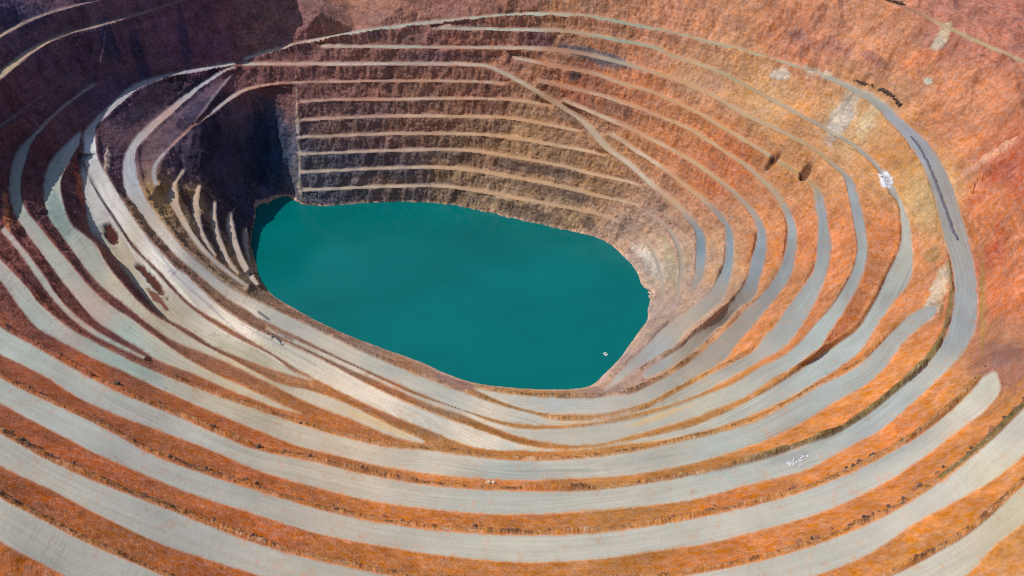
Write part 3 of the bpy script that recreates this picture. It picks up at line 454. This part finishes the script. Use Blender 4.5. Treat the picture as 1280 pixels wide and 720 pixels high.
def ground_material():
    m, t, b = nodes('pit_ground'); g = G(t)
    ca = g.n('ShaderNodeAttribute', attribute_name='Col'); col = ca.outputs['Color']; uv = g.n('ShaderNodeAttribute', attribute_name='run').outputs['Vector']; rk = g.n('ShaderNodeAttribute', attribute_name='rock').outputs['Fac']
    P_ = g.n('ShaderNodeTexCoord').outputs['Object']
    a = g.noise(g.vmul(P_, (1, 1, .6)), .55, 6, .7); c = g.noise(P_, 1.6, 4, .7); d = g.noise(g.vmul(P_, (1, 1, .25)), .09, 4)
    # rock: mottled, with dark cracks and pale chips
    f = g.m('ADD', g.m('MULTIPLY_ADD', a, 1.5, -0.75), g.m('MULTIPLY_ADD', c, 1.5, -0.75)); f = g.m('MULTIPLY_ADD', f, ROCKC, g.m('MULTIPLY_ADD', d, .5, .76))
    vor = g.n('ShaderNodeTexVoronoi', feature='F1'); g.put(vor.inputs['Vector'], g.vmul(P_, (1, 1, .6))); vor.inputs['Scale'].default_value = .7
    st = g.noise(g.vmul(P_, (.015, .015, .8)), 1.0, 3, .7); st2 = g.noise(P_, 3.2, 2, .8); f = g.m('ADD', f, g.m('MULTIPLY_ADD', st, .9, -.45)); f = g.m('ADD', f, g.m('MULTIPLY_ADD', st2, .7, -.35))
    def cells(sc, z):
        v = g.n('ShaderNodeTexVoronoi', feature='F1'); w_ = g.n('ShaderNodeVectorMath', operation='ADD'); g.put(w_.inputs[0], g.vmul(P_, (1, 1, z))); nn = g.n('ShaderNodeTexNoise'); g.put(nn.inputs['Vector'], P_); nn.inputs['Scale'].default_value = sc*1.5; g.put(w_.inputs[1], g.vmul(nn.outputs['Color'], (.8/sc, .8/sc, .8/sc)))
        g.put(v.inputs['Vector'], w_.outputs[0]); v.inputs['Scale'].default_value = sc; sx = g.n('ShaderNodeSeparateColor'); g.put(sx.inputs[0], v.outputs['Color']); return sx.outputs[0]
    f = g.m('ADD', f, g.m('MULTIPLY_ADD', cells(.75, .6), .46, -.23)); f = g.m('ADD', f, g.m('MULTIPLY_ADD', cells(.22, .4), .3, -.15))
    f = g.m('MULTIPLY_ADD', g.m('ADD', f, -1.0), ca.outputs['Alpha'], 1.0)
    f = g.m('MAXIMUM', f, .2)
    rock = g.scale(col, f)
    e = g.noise(P_, .3, 4, .6)
    hs = g.n('ShaderNodeHueSaturation'); g.put(hs.inputs['Color'], rock); g.put(hs.inputs['Saturation'], g.m('MULTIPLY_ADD', e, .6, .62)); rock = hs.outputs[0]
    # floors: graded gravel with wheel streaks along the run
    s1 = g.noise(g.vmul(uv, (.012, .9, 1)), 1.0, 5, .65); s2 = g.noise(g.vmul(uv, (.05, .25, 1)), 1.0, 4); s3 = g.noise(P_, .9, 5, .7)
    fl = g.m('MULTIPLY_ADD', s1, .5, .75); fl = g.m('MULTIPLY', fl, g.m('MULTIPLY_ADD', s2, .26, .87)); fl = g.m('MULTIPLY', fl, g.m('MULTIPLY_ADD', s3, .22, .89))
    fl = g.m('MULTIPLY_ADD', g.m('ADD', fl, -1.0), ca.outputs['Alpha'], 1.0); floor = g.scale(col, fl)
    g.put(b.inputs['Base Color'], g.mix(rk, floor, rock)); b.inputs['Roughness'].default_value = .95; b.inputs['Specular IOR Level'].default_value = .15
    bp = g.n('ShaderNodeBump'); g.put(bp.inputs['Height'], g.m('ADD', a, g.m('MULTIPLY', c, .6))); g.put(bp.inputs['Strength'], g.m('MULTIPLY_ADD', rk, .8, .06)); bp.inputs['Distance'].default_value = 1.0
    g.put(b.inputs['Normal'], bp.outputs[0]); return m
ROCKC = 0.6
MG = ground_material()
def stone(name, c, rough=.9):
    m, t, b = nodes(name); g = G(t); P_ = g.n('ShaderNodeTexCoord').outputs['Object']; a = g.noise(P_, 2.5, 6, .7)
    g.put(b.inputs['Base Color'], g.scale(tuple(s2l(c)), g.m('MULTIPLY_ADD', a, 1.2, .4))); b.inputs['Roughness'].default_value = rough
    bp = g.n('ShaderNodeBump'); g.put(bp.inputs['Height'], a); bp.inputs['Strength'].default_value = .5; bp.inputs['Distance'].default_value = .2; g.put(b.inputs['Normal'], bp.outputs[0]); return m
# ------------------------------------------------------------------ ground objects
quad_id = gid[:-1, :-1]
idx = np.arange(nx*ny).reshape(ny, nx)
QA, QB, QC, QD = idx[:-1, :-1], idx[1:, :-1], idx[1:, 1:], idx[:-1, 1:]
Pf = P.reshape(-1, 3); east = np.clip((GXX-700)/200, 0, 1)*(1-np.clip((GYY-400)/80, 0, 1)); rough = (1-0.5*np.clip((GYY-380)/80, 0, 1)-0.35*east); strk = np.full(rough.shape, 1.0)
for i, s in enumerate(SINFO):
    if s['name'] in ('low_main', 'west_apron'): strk[gid == i] = 1.7
    if s['name'] in ('shore_road', 'main', 'level_five'): strk[gid == i] = 1.3
rough = np.where(fw[..., 0] > .4, strk, rough)
Cf = np.concatenate([COL.reshape(-1, 3), rough.reshape(-1, 1)], 1)
RUN = np.stack([gu, gv, gid*7.0], -1).reshape(-1, 3); RK = (1-fw[..., 0]).reshape(-1)
def sheet(name, mask):
    q = np.stack([QA[mask], QB[mask], QC[mask], QD[mask]], -1)
    used, inv = np.unique(q.ravel(), return_inverse=True); n, k = len(used), len(q)
    me = bpy.data.meshes.new(name); me.vertices.add(n); me.vertices.foreach_set('co', Pf[used].ravel().astype(np.float32))
    me.loops.add(4*k); me.loops.foreach_set('vertex_index', inv.astype(np.int32).ravel()); me.polygons.add(k)
    me.polygons.foreach_set('loop_start', np.arange(0, 4*k, 4, dtype=np.int32)); me.polygons.foreach_set('loop_total', np.full(k, 4, np.int32)); me.update(calc_edges=True)
    a = me.attributes.new('Col', 'FLOAT_COLOR', 'POINT'); a.data.foreach_set('color', Cf[used].ravel().astype(np.float32))
    a = me.attributes.new('run', 'FLOAT_VECTOR', 'POINT'); a.data.foreach_set('vector', RUN[used].ravel().astype(np.float32))
    a = me.attributes.new('rock', 'FLOAT', 'POINT'); a.data.foreach_set('value', RK[used].astype(np.float32))
    me.polygons.foreach_set('use_smooth', np.ones(k, bool)); me.validate(); me.materials.append(MG)
    o = bpy.data.objects.new(name, me); COLL.objects.link(o); return o
tag(sheet('terrain', quad_id < 0), 'rust orange and purple brown rock faces stepping down into the pit', 'terrain', kind='structure')
for i, s in enumerate(SINFO):
    m = quad_id == i
    if m.any():
        nm = 'haul_road' if s['kind'] == 'haul_road' else 'terrace'
        tag(sheet(nm, m), LABELS[s['name']], 'road' if nm == 'haul_road' else 'terrace', kind='structure')
# ------------------------------------------------------------------ the lake
def lake():
    m, t, b = nodes('lake_water'); g = G(t); P_ = g.n('ShaderNodeTexCoord').outputs['Object']
    a = g.noise(g.vmul(P_, (1, 1.6, 1)), .012, 3); c1, c2 = s2l((0, 97, 95)), s2l((0, 110, 106))
    g.put(b.inputs['Base Color'], g.mix(g.m('MULTIPLY_ADD', a, 2.2, -.6, clamp=True), (*c1, 1), (*c2, 1)))
    b.inputs['Roughness'].default_value = .08; b.inputs['Specular IOR Level'].default_value = .25
    w = g.noise(P_, .9, 3); bp = g.n('ShaderNodeBump'); g.put(bp.inputs['Height'], w); bp.inputs['Strength'].default_value = .12; bp.inputs['Distance'].default_value = .3; g.put(b.inputs['Normal'], bp.outputs[0]); return m
c = SHW.mean(0); V = [tuple(c+(p-c)*1.03) for p in SHW]
o = mesh_obj('water', V, [tuple(range(len(V)))], lake()); tag(o, 'still teal green pit lake on the floor of the mine', 'water', kind='structure')
# ------------------------------------------------------------------ loose rock
def rock_mesh(r, seed, sub=2, flat=.7):
    import bmesh
    bm = bmesh.new(); bmesh.ops.create_icosphere(bm, subdivisions=sub, radius=1.0); q = np.array([v.co[:] for v in bm.verts])
    d = fbm(q+seed*13.1, (1.1,)*3, 3)*.9+1; ax = np.array([1, .8, flat])
    for v, k in zip(bm.verts, d): v.co = Vector((v.co.x*k*ax[0]*r, v.co.y*k*ax[1]*r, v.co.z*k*ax[2]*r))
    me = bpy.data.meshes.new('boulder'); bm.to_mesh(me); bm.free(); return me
M_rust, M_pale, M_dark = stone('rust_rock', (150, 100, 70)), stone('pale_rock', (215, 190, 160)), stone('dark_rock', (92, 70, 58))
BM = []
for i in range(4):
    for mt in (M_rust, M_dark):
        me = rock_mesh(1.0, i+1); me.materials.append(mt); BM.append(me)
SI = {s['name']: s for s in SINFO}
def boulders(strip, x0, x1, n, label, group, smin=.35, smax=1.0, off=1.0):
    s = SI[strip]; Wi, Wo = s['Wi'], s['Wo']; xs, ys = image_xy(Wi); ok = np.nonzero((xs > x0) & (xs < x1) & (ys > -5) & (ys < 722))[0]
    hubs = [int(random.choice(ok)) for _ in range(max(3, n//5))]
    for k in range(n):
        i = min(max(random.choice(hubs)+int(random.gauss(0, 3)), ok[0]), ok[-1]) if random.random() < .7 else int(random.choice(ok)); j = min(i+1, len(Wi)-1); t = random.random(); p = Wi[i]*(1-t)+Wi[j]*t; d = (Wi[i]-Wo[i]); d /= max(np.linalg.norm(d), 1e-6)
        p = p+d*(off+1.2+random.gauss(0, .6)); X, Y = image_xy(p); q = ground(float(X), float(Y)); r = random.uniform(smin, smax)**1.3
        o = bpy.data.objects.new('boulder', random.choice(BM)); COLL.objects.link(o); o.location = (q[0], q[1], q[2]+r*.25); o.scale = (r, r, r*random.uniform(.7, 1.1)); o.rotation_euler = (random.uniform(-.3, .3), random.uniform(-.3, .3), random.uniform(0, 6.28))
        tag(o, label, 'boulder', group)
boulders('level_three', 0, 330, 34, 'brown boulder on the left orange berm along the second grey terrace from below', 'boulders on the bottom left berm')
boulders('level_three', 330, 800, 26, 'brown boulder in the orange berm along the lowest full grey terrace, bottom centre', 'boulders on the bottom centre berm')
boulders('level_three', 800, 1250, 34, 'brown boulder in the orange berm of the grey terrace rounded off at the right', 'boulders on the bottom right berm')
boulders('level_two', 0, 330, 34, 'brown boulder in the rubble berm nearest the bottom left corner', 'boulders on the corner berm at left')
boulders('level_two', 980, 1280, 34, 'dark brown boulder in the rubble berm of the wide terrace in the bottom right corner', 'boulders on the corner berm at right', .4, 1.15)
boulders('main', 0, 620, 34, 'small brown boulder on the orange berm under the broad grey haul road, left of centre', 'boulders on the haul road berm')
boulders('level_five', 120, 640, 26, 'small brown boulder on the orange berm just below the pale haul road', 'boulders on the middle berm', .3, .8)
for (x, y, r, lb) in [(610,604,1.3,'larger left one of two pale boulders on the orange berm below the lake'), (617,604,1.0,'smaller right one of two pale boulders on the orange berm below the lake'),
                      (146,479,1.5,'single dark boulder at the end of a pale dirt streak on the left orange berm')]:
    me = rock_mesh(r, x*.1); me.materials.append(M_dark if x == 146 else M_pale); o = bpy.data.objects.new('boulder', me); COLL.objects.link(o); q = ground(x, y); o.location = (q[0], q[1], q[2]+r*.3); tag(o, lb, 'boulder')
def heap(name, pts_, r0, r1, n, mat, label, cat, seed, h=1.0, parts=False):
    """a heap of broken rock spread along a line of image points, one mesh"""
    rr = random.Random(seed); V, F = [], []
    Q = [ground(*p) for p in pts_]
    for k in range(n):
        t = rr.random()*(len(Q)-1) if len(Q) > 1 else 0; i = min(int(t), max(len(Q)-2, 0)); t -= i
        c = Q[i]*(1-t)+Q[min(i+1, len(Q)-1)]*t; r = rr.uniform(r0, r1); sp = h
        c = c+np.array([rr.gauss(0, sp*.5), rr.gauss(0, sp*.5), 0]); X, Y = image_xy(c); c = ground(float(X), float(Y))
        me = rock_mesh(r, seed+k, 1); b0 = len(V); V += [tuple(np.array(v.co)+c+np.array([0, 0, r*.2])) for v in me.vertices]; F += [tuple(b0+q for q in p.vertices) for p in me.polygons]; bpy.data.meshes.remove(me)
    return tag(mesh_obj(name, V, F, mat), label, cat)
M_white, M_char = stone('white_rock', (205, 206, 208)), stone('dark_rubble', (88, 66, 52))
heap('rock_pile', [(1104,221),(1108,226),(1110,229)], .3, .9, 60, M_white, 'bright white heap of rock on the orange slope right of the curved terraces', 'rock pile', 11, 2.2)
heap('rock_pile', [(988,580),(992,579),(998,577),(1008,572)], .25, .7, 34, M_white, 'scatter of white rubble on the grey haul road at the lower right', 'rock pile', 12, 2.0)
heap('rubble_row', [(1070,107),(1080,112),(1090,118)], .5, 1.0, 40, M_char, 'left row of dark rubble on the outer edge of the road at upper right', 'rubble', 13, 1.0)
heap('rubble_row', [(1098,120),(1108,127),(1124,135)], .7, 1.5, 52, M_char, 'right row of dark rubble beside the bend of the road at upper right', 'rubble', 14, 1.0)
heap('rubble_row', [(1095,0),(1112,2),(1130,5)], .7, 1.6, 44, M_char, 'dark rubble at the top edge where the uppermost road begins', 'rubble', 15, 1.6)
heap('rubble_row', [(336,418),(346,424),(356,430)], .3, .8, 26, stone('blue_rubble', (92, 92, 104)), 'small dark grey rubble lying on the pale haul road below the lake', 'rubble', 16, 1.4)
# median windrow on the wide outer road
def ridge(name, pts_, w, h, mat, label, cat):
    R = crom([(x, y, 0) for x, y in pts_], 3.0); Q = np.array([ground(a[0], a[1]) for a in R]); T = np.gradient(Q, axis=0); S = np.stack([-T[:, 1], T[:, 0], 0*T[:, 0]], -1); S /= np.linalg.norm(S, axis=1)[:, None]
    V, F = [], []; n = len(Q); e = np.minimum(1, np.minimum(np.arange(n)+.6, n-.4-np.arange(n))/3)
    prof = [(-1, -.3), (-.7, .35), (-.3, .85), (0, 1), (.3, .85), (.7, .35), (1, -.3)]
    for k in range(n):
        for a, b2 in prof:
            j = 1+.35*float(fbm((Q[k]+S[k]*a*3)[None], (.5,)*3, 2)[0]); V.append(Q[k]+S[k]*a*w/2*j+np.array([0, 0, h*b2*e[k]*j]))
    for k in range(n-1):
        for j in range(6): a = k*7+j; F.append((a, a+7, a+8, a+1))
    return tag(mesh_obj(name, V, F, mat, smooth=True), label, cat)
ridge('earth_windrow', [(1139,170),(1150,186),(1161,207),(1171,232),(1182,262),(1190,285),(1197,300)], 1.7, .9, stone('windrow_earth', (92, 90, 98)), 'long dark windrow of earth dividing the outer grey road at the right', 'windrow')
# pump pontoon on the lake
def pontoon():
    root = bpy.data.objects.new('pontoon', None); COLL.objects.link(root); q = world(757, 443, 0); root.location = q; root.rotation_euler = (0, 0, .5); root.scale = (.65, .65, .65)
    tag(root, 'small white floating pontoon on the teal lake near its lower right shore', 'pontoon')
    W = stone('white_paint', (190, 198, 192), .5)
    def box(name, c, s, bev=.12):
        import bmesh
        bm = bmesh.new(); bmesh.ops.create_cube(bm, size=1); bmesh.ops.scale(bm, vec=s, verts=bm.verts); bmesh.ops.bevel(bm, geom=bm.edges[:], offset=min(bev, min(s)*.3), segments=2, affect='EDGES'); bmesh.ops.translate(bm, vec=c, verts=bm.verts)
        me = bpy.data.meshes.new(name); bm.to_mesh(me); bm.free(); me.materials.append(W); o = bpy.data.objects.new(name, me); COLL.objects.link(o); o.parent = root; return o
    box('float', (-1.0, 0, .1), (.8, 4.6, .7)); box('float', (1.0, 0, .1), (.8, 4.6, .7)); box('deck', (0, 0, .55), (2.9, 4.2, .16), .04); box('pump_housing', (0, .6, 1.15), (1.3, 1.5, 1.0))
pontoon()
# ------------------------------------------------------------------ camera, sun, sky
cam = bpy.data.cameras.new('camera'); co = bpy.data.objects.new('camera', cam); COLL.objects.link(co); co.location = tuple(EYE); co.rotation_euler = (math.pi/2-PITCH, 0, 0)
cam.sensor_width = 36; cam.lens = 36*FOC/PW; cam.clip_end = 20000; cam.clip_start = 1; SC.camera = co
SUN = np.array(SUNV); SUN = SUN/np.linalg.norm(SUN); el = math.asin(SUN[2]); azi = math.atan2(SUN[0], SUN[1])
L = bpy.data.lights.new('sun', 'SUN'); L.energy = SUN_E; L.angle = math.radians(.53); L.color = (1, .965, .92); lo_ = bpy.data.objects.new('sun', L); COLL.objects.link(lo_); lo_.rotation_euler = Vector(SUN).to_track_quat('Z', 'Y').to_euler()
W = bpy.data.worlds.new('World'); SC.world = W; W.use_nodes = True; wt_ = W.node_tree; bg = wt_.nodes['Background']; sk = wt_.nodes.new('ShaderNodeTexSky'); sk.sky_type = 'NISHITA'; sk.sun_disc = False; sk.sun_elevation = el; sk.sun_rotation = azi; sk.altitude = 300
wt_.links.new(sk.outputs[0], bg.inputs[0]); bg.inputs[1].default_value = SKY_E
SC.view_settings.view_transform = 'Standard'; SC.view_settings.look = 'None'; SC.view_settings.gamma = 1; SC.view_settings.use_curve_mapping = False; SC.view_settings.exposure = EXPO
SC.cycles.use_denoising = False; SC.cycles.pixel_filter_type = 'BLACKMAN_HARRIS'; SC.cycles.filter_width = 1.15; SC.cycles.max_bounces = 4; SC.cycles.diffuse_bounces = 3
